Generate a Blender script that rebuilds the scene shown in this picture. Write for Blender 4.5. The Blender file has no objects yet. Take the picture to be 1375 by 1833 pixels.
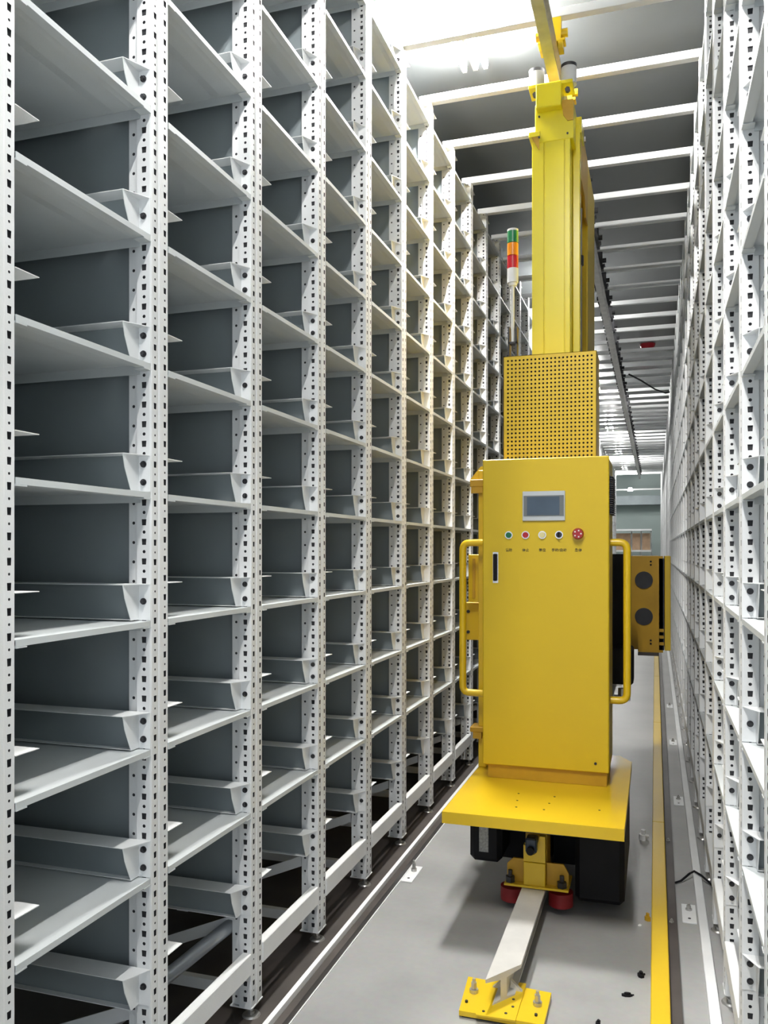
import bpy, math, random
from mathutils import Vector, Matrix

# ------------------------------------------------------------------ camera, light, exposure
S = bpy.context.scene
COL = S.collection
EYE = 1.5
YAW = math.atan(485.5 / 1500)
cam = bpy.data.cameras.new('camera')
cam.sensor_fit = 'VERTICAL'
cam.sensor_height = 36
cam.lens = 1500 / 1833 * 36
cam.shift_y = 68.5 / 1833
cam.clip_start = 0.02
cam.clip_end = 120
co = bpy.data.objects.new('camera', cam)
co.location = (0, 0, EYE)
co.rotation_euler = (math.pi / 2, 0, YAW)
COL.objects.link(co)
S.camera = co

W = bpy.data.worlds.new('world')
S.world = W
W.use_nodes = True
W.node_tree.nodes['Background'].inputs[0].default_value = (0.75, 0.82, 0.9, 1)
W.node_tree.nodes['Background'].inputs[1].default_value = 1.15
S.view_settings.view_transform = 'Standard'
S.view_settings.look = 'None'
S.view_settings.gamma = 1
S.view_settings.exposure = 0.2
S.cycles.diffuse_bounces = 6
S.cycles.max_bounces = 10
S.cycles.sample_clamp_indirect = 6

LAMP_Z = 4.22
LAMP_X = -0.97
FRONT_LAMP_X = -0.36
LAMPS_Y = [0.9, 4.32, 9.1, 14.1, 19.1, 24.1, 28.9]
LAMP_POWER = [540, 1250, 110, 260, 330, 330, 300]      # strength of the tubes
TUBE_COL = (1.0, 0.985, 0.95)

# ------------------------------------------------------------------ materials
def mat(name, col, rough=0.5, metal=0.0, var=0.0, scale=8.0, bump=0.0, bscale=60.0, emit=None, strength=0, spec=0.5, coat=0.0):
    m = bpy.data.materials.new(name)
    m.use_nodes = True
    nt = m.node_tree
    b = nt.nodes['Principled BSDF']
    b.inputs['Base Color'].default_value = (*col, 1)
    b.inputs['Roughness'].default_value = rough
    b.inputs['Metallic'].default_value = metal
    b.inputs['Specular IOR Level'].default_value = spec
    b.inputs['Coat Weight'].default_value = coat
    b.inputs['Coat Roughness'].default_value = 0.12
    tc = nt.nodes.new('ShaderNodeTexCoord')
    if var > 0:
        n = nt.nodes.new('ShaderNodeTexNoise')
        n.inputs['Scale'].default_value = scale
        n.inputs['Detail'].default_value = 6
        r = nt.nodes.new('ShaderNodeValToRGB')
        r.color_ramp.elements[0].position = 0.3
        r.color_ramp.elements[1].position = 0.7
        r.color_ramp.elements[0].color = (*[c * (1 - var) for c in col], 1)
        r.color_ramp.elements[1].color = (*[min(1, c * (1 + var)) for c in col], 1)
        nt.links.new(tc.outputs['Object'], n.inputs['Vector'])
        nt.links.new(n.outputs['Fac'], r.inputs['Fac'])
        nt.links.new(r.outputs['Color'], b.inputs['Base Color'])
    if bump > 0:
        n2 = nt.nodes.new('ShaderNodeTexNoise')
        n2.inputs['Scale'].default_value = bscale
        bp = nt.nodes.new('ShaderNodeBump')
        bp.inputs['Strength'].default_value = bump
        bp.inputs['Distance'].default_value = 0.002
        nt.links.new(tc.outputs['Object'], n2.inputs['Vector'])
        nt.links.new(n2.outputs['Fac'], bp.inputs['Height'])
        nt.links.new(bp.outputs['Normal'], b.inputs['Normal'])
    if emit:
        b.inputs['Emission Color'].default_value = (*emit, 1)
        b.inputs['Emission Strength'].default_value = strength
    return m

M = {}
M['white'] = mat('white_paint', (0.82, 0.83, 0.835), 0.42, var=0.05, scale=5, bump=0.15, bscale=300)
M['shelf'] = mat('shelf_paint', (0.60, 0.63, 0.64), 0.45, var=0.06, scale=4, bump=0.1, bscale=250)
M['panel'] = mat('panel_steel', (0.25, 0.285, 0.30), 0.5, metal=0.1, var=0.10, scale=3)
M['yellow'] = mat('yellow_paint', (0.73, 0.485, 0.012), 0.33, var=0.03, scale=3, bump=0.08, bscale=200, coat=0.08)
M['yellow2'] = mat('yellow_door_paint', (0.68, 0.475, 0.010), 0.42, var=0.03, scale=2, bump=0.05, bscale=200)
M['mastyellow'] = mat('mast_paint', (0.80, 0.66, 0.006), 0.3, var=0.02, scale=2, coat=0.4)
M['orange'] = mat('shaded_yellow_and_brass', (0.50, 0.285, 0.012), 0.45, var=0.12, scale=7)  # yellow paint with shade mixed into the colour; also used for the brass fitting
M['black'] = mat('black_plastic', (0.008, 0.008, 0.010), 0.6, var=0.2, scale=9, spec=0.2)
M['dark'] = mat('dark_steel', (0.045, 0.045, 0.05), 0.4, metal=0.5, var=0.2, scale=9)
M['brown'] = mat('dark_brown', (0.06, 0.05, 0.045), 0.5, var=0.25, scale=6)
M['steel'] = mat('bare_steel', (0.55, 0.54, 0.52), 0.35, metal=0.8, var=0.15, scale=12)
M['rail'] = mat('rail_top', (0.62, 0.61, 0.59), 0.45, metal=0.25, var=0.08, scale=10)
M['red'] = mat('red_rubber', (0.26, 0.010, 0.014), 0.5, var=0.15, scale=8)
M['redp'] = mat('red_plastic', (0.45, 0.008, 0.02), 0.35, var=0.05, scale=8)
M['greenp'] = mat('green_plastic', (0.005, 0.16, 0.06), 0.3, var=0.05, scale=8)
M['orangep'] = mat('orange_plastic', (0.75, 0.24, 0.01), 0.3, var=0.05, scale=8)
M['whitep'] = mat('white_plastic', (0.8, 0.8, 0.8), 0.35, var=0.03, scale=8)
M['creamp'] = mat('cream_plastic', (0.75, 0.68, 0.35), 0.35, var=0.03, scale=8)
M['chrome'] = mat('chrome', (0.75, 0.75, 0.75), 0.2, metal=0.9, var=0.05, scale=8)
M['screen'] = mat('screen_glass', (0.055, 0.085, 0.125), 0.18, var=0.1, scale=12)
M['bezel'] = mat('silver_bezel', (0.55, 0.57, 0.57), 0.35, metal=0.4, var=0.03, scale=8)
M['ink'] = mat('print_ink', (0.06, 0.045, 0.01), 0.6, var=0.1, scale=30)
M['card'] = mat('cardboard', (0.42, 0.28, 0.18), 0.8, var=0.1, scale=10)
M['label'] = mat('grey_label', (0.35, 0.36, 0.36), 0.6, var=0.3, scale=120)
M['wall'] = mat('wall_paint', (0.33, 0.39, 0.38), 0.7, var=0.05, scale=1)
M['pipe'] = mat('pipe_grey', (0.45, 0.48, 0.52), 0.3, metal=0.5, var=0.05, scale=8)
M['ceil'] = mat('ceiling_sheet', (0.17, 0.18, 0.185), 0.36, metal=0.5, var=0.12, scale=1.2, bump=0.3, bscale=3)
M['inside'] = mat('hole_shade_lining', (0.03, 0.03, 0.034), 0.7, var=0.1)  # near-black colour for the shade seen through the post holes
M['tube'] = mat('lamp_tube', (1, 1, 1), 0.5, emit=TUBE_COL, strength=1)

def tubemat(k, s):
    return mat('lamp_tube_%d' % k, (1, 1, 1), 0.5, emit=TUBE_COL, strength=s)

# concrete floor: two noises and faint stains
def floor_mat():
    m = bpy.data.materials.new('polished_concrete')
    m.use_nodes = True
    nt = m.node_tree
    b = nt.nodes['Principled BSDF']
    tc = nt.nodes.new('ShaderNodeTexCoord')
    n1 = nt.nodes.new('ShaderNodeTexNoise'); n1.inputs['Scale'].default_value = 2.2; n1.inputs['Detail'].default_value = 8
    n2 = nt.nodes.new('ShaderNodeTexNoise'); n2.inputs['Scale'].default_value = 40; n2.inputs['Detail'].default_value = 4
    for n in (n1, n2): nt.links.new(tc.outputs['Object'], n.inputs['Vector'])
    r = nt.nodes.new('ShaderNodeValToRGB')
    r.color_ramp.elements[0].position = 0.3; r.color_ramp.elements[0].color = (0.31, 0.31, 0.306, 1)
    r.color_ramp.elements[1].position = 0.72; r.color_ramp.elements[1].color = (0.43, 0.43, 0.422, 1)
    nt.links.new(n1.outputs['Fac'], r.inputs['Fac'])
    mx = nt.nodes.new('ShaderNodeMixRGB'); mx.blend_type = 'MULTIPLY'; mx.inputs[0].default_value = 0.18
    nt.links.new(r.outputs['Color'], mx.inputs[1]); nt.links.new(n2.outputs['Color'], mx.inputs[2])
    nt.links.new(mx.outputs[0], b.inputs['Base Color'])
    r2 = nt.nodes.new('ShaderNodeMapRange')
    r2.inputs[3].default_value = 0.3; r2.inputs[4].default_value = 0.5
    nt.links.new(n1.outputs['Fac'], r2.inputs[0]); nt.links.new(r2.outputs[0], b.inputs['Roughness'])
    return m
M['floor'] = floor_mat()

# ------------------------------------------------------------------ mesh helpers
class MB:
    def __init__(s): s.v = []; s.f = []
    def add(s, vs, fs):
        o = len(s.v); s.v += [tuple(p) for p in vs]; s.f += [tuple(i + o for i in f) for f in fs]; return s
    def box(s, x0, x1, y0, y1, z0, z1, b=0.0):
        x0, x1 = min(x0, x1), max(x0, x1); y0, y1 = min(y0, y1), max(y0, y1); z0, z1 = min(z0, z1), max(z0, z1)
        if b <= 0:
            return s.add([(x0,y0,z0),(x1,y0,z0),(x1,y1,z0),(x0,y1,z0),(x0,y0,z1),(x1,y0,z1),(x1,y1,z1),(x0,y1,z1)],
                         [(0,3,2,1),(4,5,6,7),(0,1,5,4),(1,2,6,5),(2,3,7,6),(3,0,4,7)])
        # chamfered box (24 verts)
        vs = []; idx = {}
        for xi, X in ((0, x0), (1, x1)):
            for yi, Y in ((0, y0), (1, y1)):
                for zi, Z in ((0, z0), (1, z1)):
                    dx = b if xi == 0 else -b; dy = b if yi == 0 else -b; dz = b if zi == 0 else -b
                    for a, p in enumerate(((X, Y+dy, Z+dz), (X+dx, Y, Z+dz), (X+dx, Y+dy, Z))):
                        idx[(xi, yi, zi, a)] = len(vs); vs.append(p)
        F = []
        I = lambda *k: idx[k]
        for xi in (0, 1): F.append((I(xi,0,0,0), I(xi,1,0,0), I(xi,1,1,0), I(xi,0,1,0)))
        for yi in (0, 1): F.append((I(0,yi,0,1), I(1,yi,0,1), I(1,yi,1,1), I(0,yi,1,1)))
        for zi in (0, 1): F.append((I(0,0,zi,2), I(1,0,zi,2), I(1,1,zi,2), I(0,1,zi,2)))
        for yi in (0, 1):
            for zi in (0, 1): F.append((I(0,yi,zi,1), I(1,yi,zi,1), I(1,yi,zi,2), I(0,yi,zi,2)))
        for xi in (0, 1):
            for zi in (0, 1): F.append((I(xi,0,zi,0), I(xi,1,zi,0), I(xi,1,zi,2), I(xi,0,zi,2)))
        for xi in (0, 1):
            for yi in (0, 1): F.append((I(xi,yi,0,0), I(xi,yi,1,0), I(xi,yi,1,1), I(xi,yi,0,1)))
        for xi in (0, 1):
            for yi in (0, 1):
                for zi in (0, 1): F.append((I(xi,yi,zi,0), I(xi,yi,zi,1), I(xi,yi,zi,2)))
        return s.add(vs, F)
    def prism(s, pts, axis, a0, a1):
        """closed outline extruded along axis; pts are the two other coordinates in x,y,z order"""
        n = len(pts)
        def P(p, a):
            if axis == 'x': return (a, p[0], p[1])
            if axis == 'y': return (p[0], a, p[1])
            return (p[0], p[1], a)
        vs = [P(p, a0) for p in pts] + [P(p, a1) for p in pts]
        fs = [tuple(range(n - 1, -1, -1)), tuple(range(n, 2 * n))] + [(i, (i+1) % n, n + (i+1) % n, n + i) for i in range(n)]
        return s.add(vs, fs)
    def cyl(s, p0, p1, r0, r1=None, n=16, caps=True):
        r1 = r0 if r1 is None else r1
        p0 = Vector(p0); p1 = Vector(p1); d = (p1 - p0).normalized()
        a = d.orthogonal().normalized(); c = d.cross(a)
        vs = []
        for p, r in ((p0, r0), (p1, r1)):
            for i in range(n):
                t = 2 * math.pi * i / n
                vs.append(p + a * math.cos(t) * r + c * math.sin(t) * r)
        fs = [(i, (i+1) % n, n + (i+1) % n, n + i) for i in range(n)]
        if caps: fs += [tuple(range(n - 1, -1, -1)), tuple(range(n, 2 * n))]
        return s.add(vs, fs)
    def tube(s, pts, r, n=10):
        pts = [Vector(p) for p in pts]
        rings = []; a = None
        for i, p in enumerate(pts):
            d = (pts[min(i+1, len(pts)-1)] - pts[max(i-1, 0)]).normalized()
            a = d.orthogonal().normalized() if a is None else (a - d * a.dot(d)).normalized()
            c = d.cross(a)
            rings.append([p + (a * math.cos(2*math.pi*k/n) + c * math.sin(2*math.pi*k/n)) * r for k in range(n)])
        vs = [q for R in rings for q in R]
        fs = []
        for i in range(len(pts) - 1):
            for k in range(n): fs.append((i*n+k, i*n+(k+1) % n, (i+1)*n+(k+1) % n, (i+1)*n+k))
        fs += [tuple(range(n-1, -1, -1)), tuple(range((len(pts)-1)*n, len(pts)*n))]
        return s.add(vs, fs)
    def sheet(s, O, U, V, u0, u1, cells):
        """perforated sheet: one column; cells = [(v0, v1, kind, w, h)] filling the column"""
        O = Vector(O); U = Vector(U); V = Vector(V)
        uc = (u0 + u1) / 2
        for v0, v1, kind, w, h in cells:
            vc = (v0 + v1) / 2
            if kind is None:
                q = [(u0,v0),(u1,v0),(u1,v1),(u0,v1)]
                s.add([O + U*a + V*b for a, b in q], [(0,1,2,3)]); continue
            if kind == 'sq':
                out = [(u0,v0),(u1,v0),(u1,v1),(u0,v1)]
                inn = [(uc-w*0.42,vc-h/2),(uc+w*0.42,vc-h/2),(uc+w/2,vc+h/2),(uc-w/2,vc+h/2)]
            else:
                out = [(u1,vc),(u1,v1),(uc,v1),(u0,v1),(u0,vc),(u0,v0),(uc,v0),(u1,v0)]
                inn = [(uc+w/2*math.cos(math.pi*k/4), vc+w/2*math.sin(math.pi*k/4)) for k in range(8)]
            n = len(out)
            s.add([O + U*a + V*b for a, b in out + inn], [(i, (i+1) % n, n + (i+1) % n, n + i) for i in range(n)])
        return s
    def mesh(s, name, m, smooth=False):
        me = bpy.data.meshes.new(name)
        me.from_pydata(s.v, [], s.f)
        me.materials.append(m)
        if getattr(s, 'second', None):
            me.materials.append(s.second[1])
            for p in me.polygons[s.second[0]:]: p.material_index = 1
        if smooth:
            me.polygons.foreach_set('use_smooth', [True] * len(me.polygons))
            me.set_sharp_from_angle(angle=math.radians(40))
        me.update()
        return me
    def build(s, name, m, parent=None, loc=None, smooth=False):
        return link(name, s.mesh(name, m, smooth), parent, loc)

def link(name, me, parent=None, loc=None):
    o = bpy.data.objects.new(name, me)
    COL.objects.link(o)
    if parent is not None: o.parent = parent
    if loc is not None: o.location = loc
    return o

def tag(o, label=None, cat=None, group=None, kind=None):
    if label: o['label'] = label
    if cat: o['category'] = cat
    if group: o['group'] = group
    if kind: o['kind'] = kind
    return o

def empty(name, loc=(0, 0, 0)):
    o = bpy.data.objects.new(name, None)
    COL.objects.link(o); o.location = loc; o.empty_display_size = 0.1
    return o

def hexbolt(x, y, z, r, h, ax='z'):
    d = {'x': (h,0,0), 'y': (0,h,0), 'z': (0,0,h)}[ax]
    b = MB(); p = Vector((x, y, z)); e = p + Vector(d)
    b.cyl(p, p + (e-p)*0.25, r*1.5, n=12)
    b.cyl(p + (e-p)*0.25, p + (e-p)*0.75, r, n=6)
    b.cyl(p + (e-p)*0.75, e, r*0.55, n=8)
    return b

ORD = ['first','second','third','fourth','fifth','sixth','seventh','eighth','ninth','tenth','eleventh','twelfth','thirteenth','fourteenth','fifteenth','sixteenth','seventeenth','eighteenth','nineteenth','twentieth','twenty-first','twenty-second','twenty-third','twenty-fourth','twenty-fifth']

# ------------------------------------------------------------------ the setting
XL, XR = -1.22, 0.218          # aisle faces of the two racks
PITCH = 0.555
Y0 = 1.33                      # centre of the first post in view
DEPTH = 0.62
TOP = 4.06
END = 31.2
tag(MB().box(-2.4, 1.3, -1.2, END+.2, -0.1, 0).build('floor', M['floor']), kind='structure')
tag(MB().box(-2.4, 1.3, -1.2, END+.2, 4.34, 4.44).build('ceiling', M['ceil']), kind='structure')
tag(MB().box(-2.5, -2.4, -1.2, END+.2, -0.1, 4.44).build('wall_left', M['wall']), kind='structure')
tag(MB().box(1.3, 1.4, -1.2, END+.2, -0.1, 4.44).build('wall_right', M['wall']), kind='structure')
tag(MB().box(-2.5, 1.4, END, END+.2, -0.1, 4.44).build('wall_end', M['wall']), kind='structure')

# ------------------------------------------------------------------ rack bays
LEV = [0.339 + 0.327 * k for k in range(12)]
Z0 = 0.045

def post_cells(z0, z1, sw, sh, rw, phase=0.0):
    cells = []; z = z0
    if phase > 0: cells.append((z, z + phase, None, 0, 0)); z += phase
    while z + 0.05 <= z1 - 0.002:
        cells.append((z, z + 0.029, 'sq', sw, sh)); cells.append((z + 0.029, z + 0.05, 'o', rw, rw)); z += 0.05
    cells.append((z, z1, None, 0, 0))
    return cells

def post_mesh(sx):
    """sx=+1: face looks to +x (row left of the aisle); local x=0 is the aisle face, body runs to -sx"""
    b = MB(); X = lambda d: -sx * d
    z1 = TOP
    # front: plain edge, column, middle rib, column, plain edge
    for (a, c, ph) in ((-0.036, -0.008, 0.01), (0.010, 0.036, 0.018)):
        b.sheet((0, 0, 0), (0, 1, 0), (0, 0, 1), a, c, post_cells(Z0, z1, 0.0115, 0.0155, 0.006, ph))
    b.add([(X(0), -.008, Z0), (X(-.002), -.004, Z0), (X(-.002), .006, Z0), (X(0), .010, Z0),
           (X(0), -.008, z1), (X(-.002), -.004, z1), (X(-.002), .006, z1), (X(0), .010, z1)],
          [(0,1,5,4), (1,2,6,5), (2,3,7,6)])
    for s in (-1, 1):
        # rounded corner, side with big squares, step, strip with round holes
        b.add([(X(0), s*.036, Z0), (X(.0015), s*.039, Z0), (X(.005), s*.04, Z0), (X(0), s*.036, z1), (X(.0015), s*.039, z1), (X(.005), s*.04, z1)],
              [(0,1,4,3), (1,2,5,4)])
        b.sheet((0, s*.04, 0), (-sx, 0, 0), (0, 0, 1), .005, .036, post_cells(Z0, z1, 0.0135, 0.0155, 0.009, 0.012))
        b.add([(X(.036), s*.04, Z0), (X(.042), s*.04, Z0), (X(.044), s*.030, Z0), (X(.036), s*.04, z1), (X(.042), s*.04, z1), (X(.044), s*.030, z1)],
              [(0,1,4,3), (1,2,5,4)])
        cells = []; z = Z0
        while z + 0.05 <= z1:
            cells.append((z, z + .05, 'o', .0085, .0085)); z += .05
        cells.append((z, z1, None, 0, 0))
        b.sheet((0, s*.030, 0), (-sx, 0, 0), (0, 0, 1), .044, .072, cells)
    # inner baffle, rear, ends
    b.add([(X(.072), -.03, Z0), (X(.072), .03, Z0), (X(.072), .03, z1), (X(.072), -.03, z1)], [(0,1,2,3)])
    for z in (Z0, z1):
        b.add([(X(0), -.036, z), (X(.005), -.04, z), (X(.042), -.04, z), (X(.072), -.03, z), (X(.072), .03, z), (X(.042), .04, z), (X(.005), .04, z), (X(0), .036, z)], [(0,1,2,3,4,5,6,7)])
    # rear leg of the frame
    b.box(X(DEPTH), X(DEPTH - .05), -.03, .03, Z0, z1)
    # dark lining added behind the holes, its colour standing in for their shade
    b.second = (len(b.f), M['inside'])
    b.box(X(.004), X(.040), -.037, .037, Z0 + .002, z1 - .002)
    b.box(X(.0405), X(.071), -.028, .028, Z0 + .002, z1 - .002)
    return b

def bracket_mesh(sx, sy, y, flap=True):
    """tote support fixed to a post side that looks to sy; y = that side's y"""
    b = MB(); X = lambda d: -sx * d
    t = .0018; H = .095
    Y = lambda d: y + sy * d
    # top flange with slanting nose
    b.prism([(X(.001), Y(.001)), (X(.034 if flap else .001), Y(.07)), (X(.57), Y(.07)), (X(.57), Y(.001))], 'z', H - t, H)
    # web
    w = .018 if flap else .002
    if not flap:
        b.box(X(.036), X(.57), Y(w), Y(w + t), 0.004, H - t); return b
    # lower lip
    b.box(X(.036), X(.57), Y(w), Y(w + .02), 0.004, 0.004 + t)
    # plate on the post
    b.box(X(.0), X(.036), Y(.0005), Y(.0025), 0.002, H)
    # front flap, narrowing downwards
    b.prism([(Y(.001), H - t), (Y(.07), H - t), (Y(.062), .06), (Y(.036), .003), (Y(.001), .003)], 'x', X(.034), X(.036))
    b.second = (len(b.f), M['panel'])  # web takes the darker panel colour for the shade under the flange
    b.box(X(.036), X(.57), Y(w), Y(w + t), 0.004, H - t)
    return b

def shelf_mesh(sx):
    L = PITCH - .084; X = lambda d: -sx * d
    b = MB(); h = L / 2
    # outline of the sheet: front lip folded down and back under, then the plate
    prof = [(X(.0), 0), (X(.0), -.014), (X(.024), -.014), (X(.024), -.0125), (X(.002), -.0125), (X(.002), -.002), (X(.585), -.002), (X(.585), 0)]
    b.prism(prof, 'y', -h, h)
    # shallow stiffener below the plate
    b.prism([(X(.028), -.002), (X(.05), -.006), (X(.10), -.006), (X(.13), -.002)], 'y', -h + .02, h - .02)
    for s in (-1, 1):
        b.box(X(.03), X(.585), s*h, s*(h - .002), -.026, 0)
        b.box(X(-.001), X(.03), s*(h + .001), s*(h - .03), -.0175, -.0145)
    return b

def bay_assets(sx):
    X = lambda d: -sx * d
    A = {}
    A['post'] = post_mesh(sx).mesh('post', M['white'])
    A['bn'] = bracket_mesh(sx, 1, -PITCH/2 + .04, False).mesh('tote_support', M['white'])
    A['bf'] = bracket_mesh(sx, -1, PITCH/2 - .04).mesh('tote_support', M['white'])
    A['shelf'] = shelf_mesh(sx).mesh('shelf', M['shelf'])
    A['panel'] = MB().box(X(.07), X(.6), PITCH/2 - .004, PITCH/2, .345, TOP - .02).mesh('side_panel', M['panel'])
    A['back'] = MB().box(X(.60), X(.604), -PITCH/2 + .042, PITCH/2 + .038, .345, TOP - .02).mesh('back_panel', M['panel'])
    A['beam'] = MB().box(X(-.002), X(.028), -PITCH/2 + .041, PITCH/2 - .041, .152, .222, .003).mesh('base_beam', M['white'])
    ft = MB()
    ft.cyl((X(.02), 0, .004), (X(.02), 0, Z0 + .01), .006, n=8); ft.cyl((X(.02), 0, .0012), (X(.02), 0, .007), .03, .026, n=16)
    ft.cyl((X(.02), 0, .006), (X(.02), 0, .016), .012, n=6)
    A['foot'] = ft.mesh('levelling_foot', M['steel'], True)
    fp = MB().box(X(-.002), X(.075), -.04, .04, Z0 - .004, Z0)
    A['footplate'] = fp.mesh('foot_plate', M['white'])
    br = MB()
    p0 = Vector((X(.08), PITCH/2, .30)); p1 = Vector((X(.56), PITCH/2, .10))
    br.add([p0 + Vector((0, -.015, .02)), p0 + Vector((0, -.015, -.02)), p1 + Vector((0, -.015, -.02)), p1 + Vector((0, -.015, .02)),
            p0 + Vector((0, -.011, .02)), p0 + Vector((0, -.011, -.02)), p1 + Vector((0, -.011, -.02)), p1 + Vector((0, -.011, .02))],
           [(0,1,2,3), (4,5,6,7), (0,1,5,4), (1,2,6,5), (2,3,7,6), (3,0,4,7)])
    A['brace'] = br.mesh('brace', M['white'])
    A['bar'] = MB().box(X(.07), X(.57), PITCH/2 - .012, PITCH/2 + .012, .062, .098).mesh('cross_bar', M['white'])
    for k, sy, y in (('n', 1, -PITCH/2 + .0425), ('f', -1, PITCH/2 - .0425)):
        bb = MB(); bb.cyl((X(.02), y, 0), (X(.02), y + sy*.003, 0), .0085, n=12); bb.cyl((X(.02), y + sy*.003, 0), (X(.02), y + sy*.009, 0), .0055, n=6)
        A['bolt' + k] = bb.mesh('bolt', M['dark'])
    # plain, for the far stretch
    f = MB()
    f.box(0, X(.072), PITCH/2 - .04, PITCH/2 + .04, Z0, TOP)
    A['fpost'] = f.mesh('post', M['white'])
    f = MB()
    for z in LEV[1:]: f.box(X(.012), X(.58), -PITCH/2 + .04, PITCH/2 - .04, z - .013, z)
    A['fshelves'] = f.mesh('shelf', M['shelf'])
    f = MB()
    for z in LEV:
        f.prism([(X(.006), PITCH/2 - .041), (X(.034), PITCH/2 - .11), (X(.5), PITCH/2 - .11), (X(.5), PITCH/2 - .041)], 'z', z, z + .095)
    A['fsup'] = f.mesh('tote_support', M['white'])
    A['ftube'] = A['panel']
    return A

PANEL_IN = .002
DETAIL = {1: 14, -1: 24}
BOLTS = {1: 6, -1: 5}
NB = 50
def make_bays(sx, xface, side):
    A = bay_assets(sx)
    for i in range(NB):
        yc = Y0 + PITCH * (i - .5)
        if i == 0 and False: continue
        root = empty('shelving_bay', (xface, yc, 0))
        side_t = 'left' if side == 'l' else 'right'
        if i < DETAIL[sx]:
            if i == 0:
                lab = 'white perforated steel shelving bay nearest the camera in the %s row' % side_t
            else:
                lab = 'white perforated steel shelving bay, %s from the camera in the %s row' % (ORD[i], side_t)
            tag(root, lab, 'shelving', 'shelving bays of the %s row' % side_t)
            if i == 0:
                link('post', A['post'], root, (0, -PITCH/2, 0))
            link('post', A['post'], root, (0, PITCH/2, 0))
            ft = link('levelling_foot', A['foot'], root, (0, PITCH/2, 0))
            link('foot_plate', A['footplate'], root, (0, PITCH/2, 0))
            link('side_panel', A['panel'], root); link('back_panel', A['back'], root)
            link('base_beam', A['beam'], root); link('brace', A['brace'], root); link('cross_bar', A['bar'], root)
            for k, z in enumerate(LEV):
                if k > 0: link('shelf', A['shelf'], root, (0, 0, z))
                bn = link('tote_support', A['bn'], root, (0, 0, z)); bf = link('tote_support', A['bf'], root, (0, 0, z))
                if i < BOLTS[sx]:
                    for zz in ((.026, .072) if (k + i) % 3 != 1 else (.05,)):
                        link('bolt', A['boltf'], bf, (0, 0, zz))
        else:
            tag(root, 'distant plain white shelving bay in the far stretch of the %s row' % side_t, 'shelving', 'far shelving bays of the %s row' % side_t)
            link('post', A['fpost'], root); link('side_panel', A['panel'], root); link('back_panel', A['back'], root)
            tag(link('shelf', A['fshelves'], root), kind='stuff'); tag(link('tote_support', A['fsup'], root), kind='stuff'); link('base_beam', A['beam'], root)
make_bays(1, XL, 'l')
make_bays(-1, XR, 'r')

# cross ties above the aisle
tie = MB().box(XL - .07, XR + .07, -.022, .022, 4.061, 4.105, .002).mesh('cross_tie', M['white'])
for i in range(NB):
    o = link('cross_tie', tie, None, (0, Y0 + PITCH * i, 0))
    if i < 4: tag(o, 'white cross tie bridging the two rack rows above and before the hanging rail clamp', 'beam', 'near cross ties')
    elif i < 14: tag(o, 'white steel cross tie under the ceiling, %s counting from the topmost in view' % ORD[i - 4], 'beam', 'cross ties above the aisle')
    else: tag(o, 'thin white cross tie in the distant stretch of the ceiling', 'beam', 'distant cross ties')

# ------------------------------------------------------------------ ceiling lamps
for k, y in enumerate(LAMPS_Y):
    L = 0.72 if k == 1 else 1.25
    r = empty('ceiling_lamp', (LAMP_X if k else FRONT_LAMP_X, y, LAMP_Z))
    if k < 1:
        tag(r, 'white tube ceiling lamp over the aisle before the crane', 'lamp', 'tube lamps under the ceiling')
    else:
        tag(r, ['', 'glaring white tube lamp at the top of the view beside the hanging rail', 'white tube lamp hidden behind the yellow mast',
                'bright tube lamp just right of the yellow mast', 'bright tube lamp above the cabinet corner in the distance', 'bright tube lamp second from the end wall', 'farthest bright tube lamp before the end wall'][k], 'lamp', 'tube lamps under the ceiling')
    h = MB()
    h.prism([(-.012, -.002), (-.026, .055), (.026, .055), (.012, -.002)], 'y', -L/2, L/2)
    h.build('reflector', M['whitep'], r)
    MB().box(-.03, .03, -L/2 + .1, L/2 - .1, .055, .119).build('mounting_bar', M['whitep'], r)
    tm = tubemat(k, LAMP_POWER[k])
    for sx in (-1, 1):
        MB().cyl((sx*.06, -L/2 + .02, .012), (sx*.06, L/2 - .02, .012), .016, n=12).build('tube', tm, r, smooth=True)
        for e in (-1, 1):
            MB().box(sx*.06 - .012, sx*.06 + .012, e*(L/2 - .02), e*L/2, -.004, .05).build('socket', M['whitep'], r)

# ------------------------------------------------------------------ hanging guide rail
gr = empty('ceiling_guide_rail', (-.475, 0, 3.82))
tag(gr, 'long grey steel guide rail hanging under the cross ties along the aisle', 'rail')
g = MB()
g.prism([(-.026, 0), (.026, 0), (.026, .012), (.006, .018), (.006, .10), (.026, .106), (.026, .118), (-.026, .118), (-.026, .106), (-.006, .10), (-.006, .018), (-.026, .012)], 'y', -2, 28.5)
g.build('rail', M['steel'], gr)
clamp = MB()
clamp.box(-.065, .065, -.03, .03, .119, .133, .002)
clamp.box(-.055, -.032, -.03, .03, .085, .119); clamp.box(.032, .055, -.03, .03, .085, .119)
clamp.box(-.045, .045, -.022, .022, .133, .241)
clamp.cyl((.045, 0, .17), (.075, 0, .17), .02, n=10); clamp.cyl((-.075, 0, .17), (-.045, 0, .17), .02, n=10)
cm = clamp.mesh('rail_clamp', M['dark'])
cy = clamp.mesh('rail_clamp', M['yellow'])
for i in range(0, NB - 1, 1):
    link('rail_clamp', cy if i < 7 else cm, gr, (0, Y0 + PITCH * i, 0))

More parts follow.
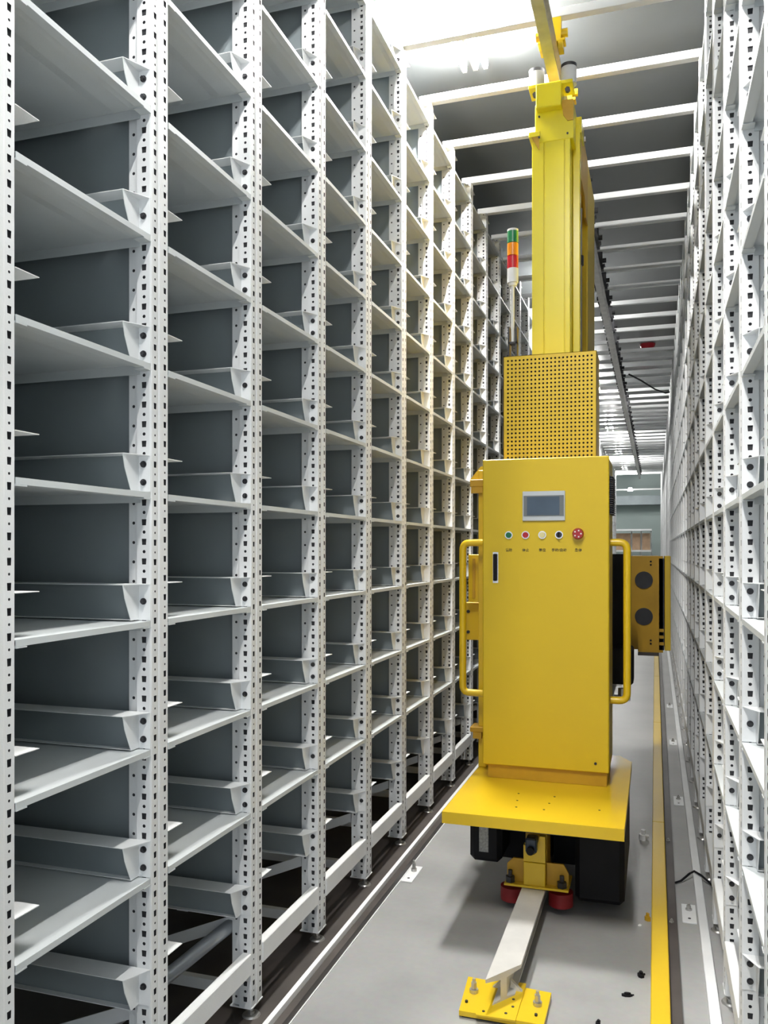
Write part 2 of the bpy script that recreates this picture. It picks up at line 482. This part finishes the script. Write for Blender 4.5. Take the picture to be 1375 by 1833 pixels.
# ------------------------------------------------------------------ floor rail with end plate
fr = empty('floor_rail', (-.472, 0, 0))
tag(fr, 'grey steel floor rail running under the crane from a yellow end plate', 'rail')
prof = [(-.03, .022), (.03, .022), (.03, .03), (.008, .036), (.008, .098), (.047, .108), (.047, .12), (-.047, .12), (-.047, .108), (-.008, .098), (-.008, .036), (-.03, .03)]
n = len(prof)
def yend(x): return 2.73 + x * 1.45     # slanting cut at the near end
m_ = MB(); m_.add([(x, yend(x), z) for x, z in prof] + [(x, 28.6, z) for x, z in prof],
                  [tuple(range(n-1, -1, -1)), tuple(range(n, 2*n))] + [(i, (i+1) % n, n + (i+1) % n, n + i) for i in range(n)])
m_.build('rail', M['rail'], fr)
pl = MB(); pl.prism([(-.128, 2.635), (.142, 2.635), (.142, 2.835), (-.145, 2.855)], 'z', .006, .022)
mp = pl.build('end_plate', M['yellow'], fr)
up = MB(); up.prism([(-.07, 2.62), (.055, 2.625), (.055, 2.86), (-.07, 2.86)], 'z', .022, .027)
tag(up.build('clamp_plate', M['yellow'], mp))
MB().box(-.12, .13, 2.64, 2.85, 0, .006).build('shim', M['dark'], mp)
for x, y in ((-.105, 2.76), (.108, 2.745)):
    hexbolt(x, y, .022, .010, .045).build('anchor_bolt', M['steel'], mp, smooth=False)
for x, y in ((-.115, 2.69), (.112, 2.68), (-.05, 2.645), (.02, 2.655), (.035, 2.70), (.03, 2.745)):
    MB().cyl((x, y, .022), (x, y, .0285), .005, n=8).build('screw', M['dark'], mp)
for s in (-1, 1):
    MB().prism([(s*.008, .027), (s*.05, .027), (s*.012, .06)], 'y', 2.80, 2.815).build('rib', M['rail'], fr)
for i in range(8):
    y = 5.3 + i * 2.2
    c_ = MB(); c_.box(-.12, .12, -.05, .05, 0, .012).box(.034, .07, -.03, .03, .012, .04).box(-.07, -.034, -.03, .03, .012, .04)
    c_.box(-.03, .03, -.05, .05, .012, .022)
    c_.build('rail_clip', M['rail'], fr, (0, y, 0))

# ------------------------------------------------------------------ yellow conductor strip and black edge
cr = empty('conductor_rail', (0, 0, 0))
tag(cr, 'bright yellow cover strip along the floor right of the crane', 'rail')
for i in range(11):
    y0 = -1.0 + 2.72 * i + .27; 
    MB().box(-.014, .046, y0, y0 + 2.716, .0, .05, .003).build('cover_strip', M['yellow'], cr)
tag(MB().box(.048, .083, -1, 29, 0, .022).build('shadow_gap_strip', M['brown']), 'dark brown strip for the shadow gap beside the yellow floor strip', 'channel')  # dark strip whose colour stands in for the shadow slot beside the cover
for k, y in enumerate((2.62, 3.52, 4.5)):
    hexbolt(.062, y, .022, .006, .014).build('screw', M['steel'], bpy.data.objects['shadow_gap_strip'])

# floor channel in front of the left row
fc = MB()
fc.prism([(-1.145, 0), (-1.145, .05), (-1.128, .05), (-1.128, .004), (-1.098, .004), (-1.098, 0)], 'y', -1, 29)
tag(fc.build('floor_channel', M['white']), 'long white angle profile on the floor before the row left of the crane', 'channel')
tag(MB().box(-1.1275, -1.102, -1, 29, .0045, .030).build('rubber_strip', M['brown']), 'dark rubber strip set in the white floor angle before the left row', 'strip')
tag(MB().box(-2.39, -1.146, -1, 29, 0, .0015).build('trim_1', M['brown']), kind='structure')   # thin dark brown sheet on the floor beneath the row
# base strip before the right row
tag(MB().box(.165, .20, -1, 29, 0, .02, .002).build('base_strip', M['white']), 'narrow white base strip on the floor before the right row', 'strip')

def anchor(name, x0, x1, y0, y1, label, flip=1):
    r = empty(name, ((x0+x1)/2, (y0+y1)/2, 0))
    tag(r, label, 'bracket', 'floor anchor brackets')
    hx, hy = (x1-x0)/2, (y1-y0)/2
    MB().box(-hx, hx, -hy, hy, 0, .006, .001).build('base_plate', M['white'], r)
    hexbolt(0, hy*.35, .006, .009, .05 if x0 < -1 else .026).build('anchor_bolt', M['steel'], r)
    MB().cyl((0, -hy*.6, .006), (0, -hy*.6, .0075), .006, n=8).build('bolt_hole', M['dark'], r)
anchor('floor_anchor', -1.096, -1.043, 3.63, 3.82, 'small white anchor plate on the bare floor beside the left floor angle')
for k, y in enumerate((3.67, 5.3, 6.9, 8.5)):
    anchor('floor_anchor', .105, .160, y - .09, y + .09, 'small white anchor plate on the floor right of the yellow strip, ' + ['closest to the camera', 'second from the camera', 'third from the camera', 'farthest of four'][k])

# ------------------------------------------------------------------ the stacker crane
K = empty('stacker_crane', (-.455, 3.9, 0))
tag(K, 'tall yellow stacker crane with control cabinet, standing on the floor rail', 'crane')
K0 = K.location.copy()
def kb(mb, name, m, parent=None, smooth=False):
    """parts are written in room coordinates; move them into the crane's frame"""
    mb.v = [(x - K0.x, y - K0.y, z - K0.z) for x, y, z in mb.v]
    return mb.build(name, m, parent or K, smooth=smooth)
Yw = M['yellow']
# platform
pf = MB(); pf.prism([(-.80, 3.215), (-.108, 3.215), (-.108, 4.25), (-.17, 4.36), (-.74, 4.36), (-.80, 4.25)], 'z', .432, .47)
P = kb(pf, 'platform', Yw)
rim = MB(); rim.box(-.80, -.108, 3.213, 3.2155, .425, .4705); kb(rim, 'front_rim', Yw, P)
for x, y in ((-.53, 3.36), (-.42, 3.36), (-.54, 3.45), (-.41, 3.45), (-.55, 3.55), (-.40, 3.55), (-.21, 3.42)):
    kb(MB().cyl((x, y, .4701), (x, y, .4712), .0045, n=8), 'bolt_hole', M['dark'], P)
kb(MB().box(-.60, -.35, 3.4, 5.7, .36, .431), 'chassis', M['dark'])
# cabinet
CY = 3.755
cb = MB().box(-.742, -.192, CY + .02, CY + .35, .53, 1.905, .004)
C = kb(cb, 'control_cabinet', M['yellow2'])
kb(MB().box(-.722, -.20, CY + .012, CY + .34, .471, .53), 'plinth', M['orange'], C)
door = MB().box(-.744, -.190, CY - .004, CY + .018, .532, 1.91, .004)
kb(door, 'door', M['yellow2'], C)
F = CY - .004
# touch screen
s_ = MB(); s_.box(-.563, -.376, F - .010, F, 1.63, 1.762, .002); SC = kb(s_, 'touch_screen', M['bezel'], C)
# darker glass sits inside the silver bezel
kb(MB().box(-.557, -.381, F - .0125, F - .010, 1.651, 1.742), 'screen_surround', mat('screen_frame', (.16, .17, .17), .35, var=.05), C)
kb(MB().box(-.542, -.400, F - .0135, F - .0125, 1.655, 1.737), 'screen_glass', M['screen'], C)
def button(x, z, m, name='push_button', r=.0135):
    b = MB()
    b.cyl((x, F, z), (x, F - .005, z), r + .004, n=20)
    kb(b, 'button_ring', M['chrome'], C, True)
    b = MB(); b.cyl((x, F - .005, z), (x, F - .013, z), r, r * .9, n=20)
    return kb(b, name, m, C, True)
button(-.625, 1.568, M['greenp']); button(-.55, 1.568, M['redp']); button(-.476, 1.568, M['creamp'])
button(-.403, 1.568, M['dark'], 'selector_switch')
kb(MB().box(-.406, -.400, F - .022, F - .013, 1.557, 1.580), 'selector_lever', M['black'], C)
kb(MB().cyl((-.320, F, 1.572), (-.320, F - .003, 1.572), .033, n=24), 'stop_button_collar', M['yellow'], C, True)
b = MB(); b.cyl((-.320, F - .003, 1.572), (-.320, F - .018, 1.572), .014, n=16); b.cyl((-.320, F - .018, 1.572), (-.320, F - .034, 1.572), .025, .021, n=24)
kb(b, 'emergency_stop_button', mat('stop_red', (.38, .012, .02), .35, var=.1), C, True)
for k in range(10):
    a0 = math.tau * k / 10
    if k % 2 == 0:
        bb = MB(); bb.box(-.320 + .014*math.cos(a0) - .003, -.320 + .014*math.cos(a0) + .003, F - .0352, F - .034, 1.572 + .014*math.sin(a0) - .003, 1.572 + .014*math.sin(a0) + .003)
        kb(bb, 'arrow_mark', M['whitep'], C)
# lettering under the buttons
def text(body, x, z, size):
    cu = bpy.data.curves.new('lettering', 'FONT'); cu.body = body; cu.size = size; cu.align_x = 'CENTER'; cu.align_y = 'CENTER'; cu.extrude = .0003; cu.offset = .00035
    t = bpy.data.objects.new('tmp_text', cu); COL.objects.link(t)
    bpy.context.view_layer.update()
    dg = bpy.context.evaluated_depsgraph_get()
    me = bpy.data.meshes.new_from_object(t.evaluated_get(dg))
    bpy.data.objects.remove(t)
    if len(me.vertices) == 0: return
    me.materials.clear(); me.materials.append(M['ink'])
    R = Matrix.Rotation(math.pi/2, 4, 'X')
    me.transform(Matrix.Translation((x - K0.x, F - .0006 - K0.y, z)) @ R)
    link('lettering', me, C)
for body, x in (('启动', -.625), ('停止', -.55), ('复位', -.476), ('手动/自动', -.403), ('急停', -.320)):
    text(body, x, 1.500, .0155)
# lock handle
kb(MB().box(-.698, -.672, F - .003, F, 1.352, 1.492, .001), 'handle_plate', M['chrome'], C)
h_ = MB().box(-.694, -.677, F - .016, F - .003, 1.362, 1.484, .003)
kb(h_, 'door_handle', M['black'], C)
kb(MB().cyl((-.247, F, .572), (-.247, F - .003, .572), .006, n=12), 'door_screw', M['dark'], C)
# louvre on the side
lv = MB()
for k in range(18):
    z = 1.66 + k * .0095
    lv.prism([(-.192, z), (-.176, z + .001), (-.176, z + .003), (-.192, z + .008)], 'y', CY + .06, CY + .30)
kb(lv, 'louvre', M['dark'], C)
# left rear column and brackets
kb(MB().box(-.80, -.762, 3.93, 3.99, .471, 1.88, .002), 'side_column', Yw)
kb(MB().box(-.835, -.762, 3.90, 4.0, 1.80, 1.835, .003).box(-.83, -.775, 3.905, 3.93, 1.77, 1.80), 'upper_bracket', M['orange'])
kb(MB().prism([(-.845, 1.835), (-.762, 1.835), (-.762, 1.90), (-.79, 1.90)], 'y', 3.94, 3.955), 'upper_gusset', Yw)
kb(MB().box(-.835, -.762, 3.90, 4.0, .64, .665, .003).box(-.82, -.78, 3.90, 3.925, .61, .64), 'lower_bracket', M['orange'])
kb(MB().box(-.86, -.80, 3.98, 4.04, 1.25, 1.48, .003), 'sensor_block', Yw)
kb(MB().box(-.885, -.815, 4.04, 4.10, 1.06, 1.245, .003), 'sensor_mount', Yw)
for z in (1.10, 1.20): kb(MB().cyl((-.872, 4.04, z), (-.872, 4.032, z), .008, n=8), 'mount_bolt', M['dark'])
kb(MB().box(-.838, -.826, 3.972, 3.98, 1.27, 1.46), 'slot', M['orange'])
# grab rails
def rounded(pts, r, seg=6):
    out = [Vector(pts[0])]
    for i in range(1, len(pts) - 1):
        p = Vector(pts[i]); a = (Vector(pts[i-1]) - p).normalized() * r; c = (Vector(pts[i+1]) - p).normalized() * r
        for k in range(seg + 1):
            t = k / seg
            out.append((p + a) * (1-t)**2 + p * 2 * t * (1-t) + (p + c) * t**2)
    out.append(Vector(pts[-1])); return out
kb(MB().tube(rounded([(-.743, 3.85, 1.535), (-.858, 3.85, 1.535), (-.858, 3.85, .835), (-.743, 3.85, .835)], .035), .0165, 14), 'grab_rail', Yw, smooth=True)
kb(MB().tube(rounded([(-.191, 3.85, 1.535), (-.118, 3.85, 1.535), (-.118, 3.85, .835), (-.191, 3.85, .835)], .035), .0165, 14), 'grab_rail', Yw, smooth=True)
# perforated guard on the cabinet
GX0, GX1, GZ0, GZ1, GY = -.668, -.250, 1.906, 2.395, 3.86
gd = MB(); nc, nr = 22, 25; e = .012
pw = (GX1 - GX0 - 2*e) / nc; ph = (GZ1 - GZ0 - 2*e) / nr
for c_ in range(nc):
    u0 = GX0 + e + c_ * pw
    gd.sheet((0, GY, 0), (1,0,0), (0,0,1), u0, u0 + pw, [(GZ0 + e + r_*ph, GZ0 + e + (r_+1)*ph, 'o', .0095, .0095) for r_ in range(nr)])
gd.sheet((0, GY, 0), (1,0,0), (0,0,1), GX0, GX0 + e, [(GZ0, GZ1, None, 0, 0)]); gd.sheet((0, GY, 0), (1,0,0), (0,0,1), GX1 - e, GX1, [(GZ0, GZ1, None, 0, 0)])
gd.sheet((0, GY, 0), (1,0,0), (0,0,1), GX0 + e, GX1 - e, [(GZ0, GZ0 + e, None, 0, 0)]); gd.sheet((0, GY, 0), (1,0,0), (0,0,1), GX0 + e, GX1 - e, [(GZ1 - e, GZ1, None, 0, 0)])
gd.box(GX0, GX0 + .002, GY, GY + .2, GZ0, GZ1); gd.box(GX1 - .002, GX1, GY, GY + .2, GZ0, GZ1); gd.box(GX0, GX1, GY, GY + .2, GZ1 - .002, GZ1); gd.box(GX0, GX1, GY + .198, GY + .2, GZ0, GZ1)
kb(gd, 'perforated_guard', Yw)
kb(MB().box(GX0 + .01, GX1 - .01, GY + .03, GY + .18, GZ0 + .005, GZ1 - .01), 'guard_inner_box', M['dark'])  # dark box filling the inside of the guard
# mast
My = M['mastyellow']
MX0, MX1, MY = -.570, -.389, 4.10
mast = MB().box(MX0, MX1, MY + .006, MY + .155, .471, 3.50, .004)
MA = kb(mast, 'mast', My)
for a, c_ in ((MX0, -.514), (-.510, -.416), (-.412, MX1)):
    kb(MB().box(a, c_, MY, MY + .0065, .471, 3.485, .0015), 'face_plate', My, MA)
kb(MB().box(-.387, -.352, MY + .12, MY + .18, .471, 3.60, .003), 'guide_post', My, MA)
kb(MB().box(-.56, -.40, MY + .156, MY + .60, .471, 3.60), 'mast_web', M['orange'], MA)
kb(MB().box(-.50, -.352, 4.72, 5.25, .471, 3.63, .004), 'rear_mast', M['yellow2'])
kb(MB().prism([(4.30, 3.63), (4.72, 3.63), (4.72, 3.28), (4.60, 3.28), (4.50, 3.36), (4.30, 3.36)], 'x', -.362, -.352), 'top_gusset', M['orange'])
kb(MB().tube([(-.378, 4.52, .5), (-.378, 4.52, 3.3)], .012, 10), 'hoist_rope', M['steel'])
for z in (1.2, 1.8, 2.45, 3.0): kb(MB().cyl((-.378, 4.52, z), (-.378, 4.52, z + .05), .02, n=10), 'rope_clip', M['dark'])
# mast head
H = kb(MB().box(-.555, -.372, MY - .004, MY + .25, 3.475, 3.66, .003), 'mast_head', My)
kb(MB().box(-.585, -.53, MY - .01, MY + .12, 3.505, 3.53, .002), 'head_ear', My, H)
kb(MB().prism([(-.572, 3.505), (-.535, 3.505), (-.535, 3.44)], 'y', MY - .008, MY), 'ear_gusset', M['orange'], H)
kb(MB().prism([(-.43, 3.66), (-.372, 3.66), (-.372, 3.56), (-.40, 3.56), (-.42, 3.59)], 'y', MY - .010, MY - .0045), 'head_plate', M['orange'], H)
kb(MB().box(-.385, -.345, MY + .13, MY + .28, 3.56, 3.64, .003), 'head_block', My, H)
kb(MB().box(-.545, -.425, MY - .05, MY + .10, 3.62, 3.735, .003), 'roller_housing', My, H)
kb(MB().box(-.585, -.375, MY - .02, MY + .10, 3.735, 3.752, .002), 'roller_plate', My, H)
for x in (-.552, -.398):
    kb(MB().cyl((x, MY + .04, 3.754), (x, MY + .04, 3.835), .037, n=24), 'guide_roller', M['whitep'], H, True)
    kb(MB().cyl((x, MY + .04, 3.835), (x, MY + .04, 3.85), .038, n=24), 'roller_cap', M['dark'], H, True)
    kb(MB().cyl((x, MY - .012, 3.70), (x, MY - .03, 3.70), .013, n=6), 'roller_nut', M['dark'], H)
for x, z in ((-.535, 3.60), (-.40, 3.60), (-.535, 3.50), (-.40, 3.50)):
    kb(MB().cyl((x, MY - .004, z), (x, MY - .009, z), .005, n=8), 'head_bolt', M['dark'], H)
# signal tower
T = kb(MB().cyl((-.667, 4.12, 2.52), (-.667, 4.12, 2.80), .008, n=12), 'signal_tower', M['whitep'], smooth=True)
for z0, z1, m, nme in ((2.80, 2.815, 'whitep', 'tower_neck'), (2.815, 2.885, 'whitep', 'buzzer'), (2.885, 2.945, 'redp', 'red_lens'), (2.948, 3.008, 'orangep', 'orange_lens'), (3.011, 3.068, 'greenp', 'green_lens'), (3.068, 3.078, 'whitep', 'tower_cap')):
    r_ = .02 if nme == 'tower_neck' else .027
    kb(MB().cyl((-.667, 4.12, z0), (-.667, 4.12, z1), r_, n=24), nme, M[m], T, True)
kb(MB().box(-.69, -.645, 4.11, 4.16, 2.40, 2.43).box(-.69, -.682, 4.11, 4.16, 2.30, 2.60).box(-.653, -.645, 4.11, 4.16, 2.30, 2.60).box(-.69, -.645, 4.11, 4.16, 2.515, 2.525), 'tower_bracket', M['dark'])
# load carriage behind
CC = kb(MB().box(-.10, .045, 5.30, 5.306, .885, 1.465), 'load_carriage', M['orange'])
kb(MB().box(-1.06, -.14, 5.28, 5.86, .90, 1.465, .003), 'carriage_frame', M['brown'], CC)
kb(MB().box(-.139, .02, 5.307, 5.80, .90, 1.465), 'fork_body', M['orange'], CC)
kb(MB().box(.022, .052, 5.30, 5.80, .90, 1.45), 'fork_gap', M['dark'], CC)
kb(MB().box(.054, .088, 5.28, 5.80, .90, 1.465, .003), 'fork_side', Yw, CC)
kb(MB().box(-.10, .02, 5.29, 5.80, .865, .884), 'lower_sill', M['brown'], CC)
for z in (1.32, 1.10):
    kb(MB().cyl((-.065, 5.2999, z), (-.065, 5.293, z), .052, n=28), 'round_opening', M['dark'], CC, True)
for z in (1.42, .945):
    for d in (-.008, .012): kb(MB().cyl((-.025, 5.3, z + d), (-.025, 5.296, z + d), .006, n=8), 'carriage_bolt', M['black'], CC)
for z in (.93, .97, 1.01): kb(MB().box(.024, .050, 5.293, 5.2995, z, z + .018), 'clip', M['orange'], CC)
kb(MB().box(-.36, -.13, 4.60, 4.68, .82, 1.48, .004), 'motor_cover', M['black'])
kb(MB().box(-.345, -.105, 4.40, 4.60, .82, 1.0, .01), 'drive_motor', M['black'])
kb(MB().cyl((-.16, 4.42, .80), (-.16, 4.42, .76), .02, n=10).box(-.20, -.12, 4.40, 4.44, .74, .762), 'hose_fitting', M['steel'])
# running gear
kb(MB().box(-.758, -.62, 3.53, 4.05, .17, .428, .02), 'drive_housing', M['black'])
kb(MB().box(-.715, -.675, 3.5275, 3.53, .215, .33), 'type_plate', M['label'])
kb(MB().box(-.315, -.118, 3.52, 4.25, .055, .428, .02), 'black_skirt_block', M['black'])  # chassis skirt block, widened and lowered to block light from behind
kb(MB().box(-.66, -.52, 3.74, 4.25, .125, .428).box(-.425, -.30, 3.74, 4.25, .125, .428), 'gearbox', M['black'])
g1 = MB().box(-.513, -.425, 3.44, 3.47, .125, .225, .002)
G = kb(g1, 'guide_bracket', Yw)
g2 = MB().prism([(-.513, .228), (-.425, .228), (-.425, .335), (-.448, .335), (-.462, .275), (-.47, .258), (-.492, .258), (-.50, .29), (-.513, .295)], 'y', 3.44, 3.47)
kb(g2, 'notched_plate', Yw, G)
kb(MB().box(-.513, -.425, 3.50, 3.62, .125, .428), 'bracket_core', M['orange'], G)
kb(MB().box(-.500, -.455, 3.40, 3.46, .275, .335, .006), 'position_sensor', mat('sensor_blue', (.015, .03, .06), .3, var=.2), G)
kb(MB().cyl((-.478, 3.40, .29), (-.478, 3.38, .29), .016, n=14), 'sensor_lens', M['black'], G)
kb(MB().prism([(-.585, .132), (-.515, .132), (-.515, .225), (-.56, .225), (-.585, .20)], 'y', 3.47, 3.48), 'wing_plate', M['orange'], G)
kb(MB().prism([(-.423, .132), (-.335, .132), (-.335, .185), (-.355, .22), (-.423, .22)], 'y', 3.47, 3.48), 'wing_plate', M['orange'], G)
kb(MB().box(-.592, -.332, 3.43, 3.60, .123, .132, .001), 'foot_bar', Yw, G)
for x in (-.57, -.36):
    kb(MB().cyl((x, 3.455, .132), (x, 3.455, .155), .02, n=6).cyl((x, 3.455, .155), (x, 3.455, .18), .009, n=8), 'roller_bolt', M['dark'], G)
    xx = -.572 if x < -.5 else -.372
    kb(MB().cyl((xx, 3.53, .032), (xx, 3.53, .088), .050, n=28), 'side_roller', M['red'], G, True)
    kb(MB().cyl((xx, 3.53, .02), (xx, 3.53, .032), .03, n=20), 'roller_hub', M['dark'], G, True)
kb(MB().box(-.50, -.535, 3.6, 3.66, .33, .36), 'bracket_light', M['whitep'], G)
for y in (3.85, 5.45):
    kb(MB().cyl((-.505, y, .245), (-.44, y, .245), .125, n=32), 'travel_wheel', M['dark'], None, True)

# ------------------------------------------------------------------ red alarm dome, cables, pipe
rd = MB()
R_ = .105
ring = []
for j in range(5):
    a = math.pi/2 * j / 5
    ring.append([(R_*math.cos(a)*math.cos(math.tau*k/20), R_*math.cos(a)*math.sin(math.tau*k/20), -R_*.8*math.sin(a)) for k in range(20)])
vs = [p for r_ in ring for p in r_] + [(0, 0, -R_*.8)]
fs = [(j*20+k, j*20+(k+1) % 20, (j+1)*20+(k+1) % 20, (j+1)*20+k) for j in range(4) for k in range(20)] + [(80+k, 80+(k+1) % 20, 100) for k in range(20)] + [tuple(range(20))]
rd.add(vs, fs)
o = rd.build('alarm_dome', M['redp'], None, (-.10, 12.1, 4.338), smooth=True)
tag(o, 'small red dome fixed to the ceiling between the cross ties', 'alarm')
cab = MB().tube([(-.36, 12.6, 4.04), (-.2, 12.9, 4.0), (0, 13.3, 3.93), (.15, 13.6, 3.92), (.26, 13.7, 3.96)], .012, 8)
tag(cab.build('hanging_cable', M['black'], smooth=True), 'black cable sagging from the guide rail to the right row', 'cable')
cab = MB().tube([(.085, 3.98, .008), (.11, 4.0, .012), (.15, 4.06, .028), (.17, 4.09, .03), (.20, 4.05, .028), (.24, 4.0, .01)], .005, 6)
tag(cab.build('floor_cable', M['black'], smooth=True), 'thin black cable crossing the floor right of the yellow strip', 'cable')
pp = MB().tube([(-1.29, 2.48, .30), (-1.33, 2.38, .27), (-1.42, 2.15, .20), (-1.55, 1.8, .09), (-1.62, 1.6, .03)], .022, 14)
tag(pp.build('drain_pipe', M['pipe'], smooth=True), 'grey round pipe slanting down under the second bay left of the crane', 'pipe')

# debris on the floor
def lump(name, x, y, sx_, sy_, sz, m, label, rot, group=None):
    rnd = random.Random(int(x * 1000))
    b = MB()
    pts = [(math.cos(math.tau*k/7) * sx_ * rnd.uniform(.75, 1.1), math.sin(math.tau*k/7) * sy_ * rnd.uniform(.7, 1.1)) for k in range(7)]
    b.prism(pts, 'z', 0, sz * .55)
    b.prism([(p[0]*.6 + sx_*.12, p[1]*.55) for p in pts], 'z', sz * .55, sz)
    b.cyl((sx_*.5, 0, sz*.3), (sx_*1.3, sy_*.3, sz*.3), sz*.2, n=6)
    o = b.build(name, m, None, (x, y, 0)); o.rotation_euler.z = rot
    tag(o, label, 'scrap', group)
lump('plastic_clip', -.049, 3.084, .013, .016, .018, M['black'], 'black plastic clip on the floor closest to the yellow strip', .4)
lump('plastic_clip', -.093, 2.934, .020, .010, .012, M['black'], 'flat black plastic clip lying between the end plate and yellow strip', .2)
lump('plastic_clip', -.172, 2.735, .010, .008, .012, M['black'], 'tiny black scrap at the bottom edge near the yellow end plate', 1.0)
lump('paper_scrap', -.059, 3.50, .008, .006, .006, M['whitep'], 'small white scrap on the floor beside the yellow strip', .6)
lump('brass_fitting', -.030, 3.56, .010, .014, .03, M['orange'], 'small brown fitting against the left edge of the yellow strip', 1.2)
lump('metal_block', -.06, 4.55, .02, .03, .05, M['whitep'], 'small pale block on the floor behind the platform corner', .1)

# ------------------------------------------------------------------ far end of the aisle
fe = empty('aisle_doorway', (-.45, 29.4, 0))
tag(fe, 'white door-like steel frame closing the far end of the aisle', 'frame')
MB().box(-.95, -.86, -.05, .05, 0, 4.05).build('jamb', M['white'], fe)
MB().box(.62, .72, -.05, .05, 0, 4.05).build('jamb', M['white'], fe)
MB().box(-.95, .72, -.05, .05, 4.05, 4.12).build('head_bar', M['white'], fe)
el = empty('end_lamp', (-.83, 30.4, 3.62))
tag(el, 'small bright bulb on a white pipe before the end wall', 'lamp')
sp = MB(); sp.cyl((0, 0, -.06), (0, 0, .06), .09, .06, n=16)
sp.build('bulb', mat('bulb_glow', (1, 1, 1), .5, emit=(1, 1, 1), strength=9), el)
MB().tube([(-1.57, .12, 0), (2.12, .12, 0)], .03, 8).build('pipe', M['white'], el)
MB().cyl((.0, .0, 0), (0, .12, 0), .03, n=8).build('arm', M['white'], el)
tag(MB().box(-2.39, 1.29, 30.75, 31.198, 3.1, 3.42).build('air_duct', M['panel']), 'grey horizontal duct along the top of the end wall', 'duct')
rk = empty('box_rack', (-.75, 29.9, 0))
tag(rk, 'white framed rack holding cardboard boxes before the end wall', 'rack')
for x in (-.75, -.02, .30, .62): MB().box(x - .02, x + .02, -.03, .03, 0, 2.2).build('upright', M['white'], rk)
for z in (1.45, 2.16): MB().box(-.77, .64, -.3, .03, z, z + .06).build('cross_rail', M['white'], rk)
for k, (x0, x1) in enumerate(((-.70, -.05), (.01, .27), (.33, .59))):
    bx = MB().box(-.75 + x0, -.75 + x1, 29.72, 29.98, 1.511, 2.08, .005)
    tag(bx.build('cardboard_box', M['card']), ['leftmost brown cardboard box on the white end rack', 'middle brown cardboard box on the white end rack', 'brown cardboard box nearest the right jamb on the end rack'][k], 'box', 'cardboard boxes on the end rack')
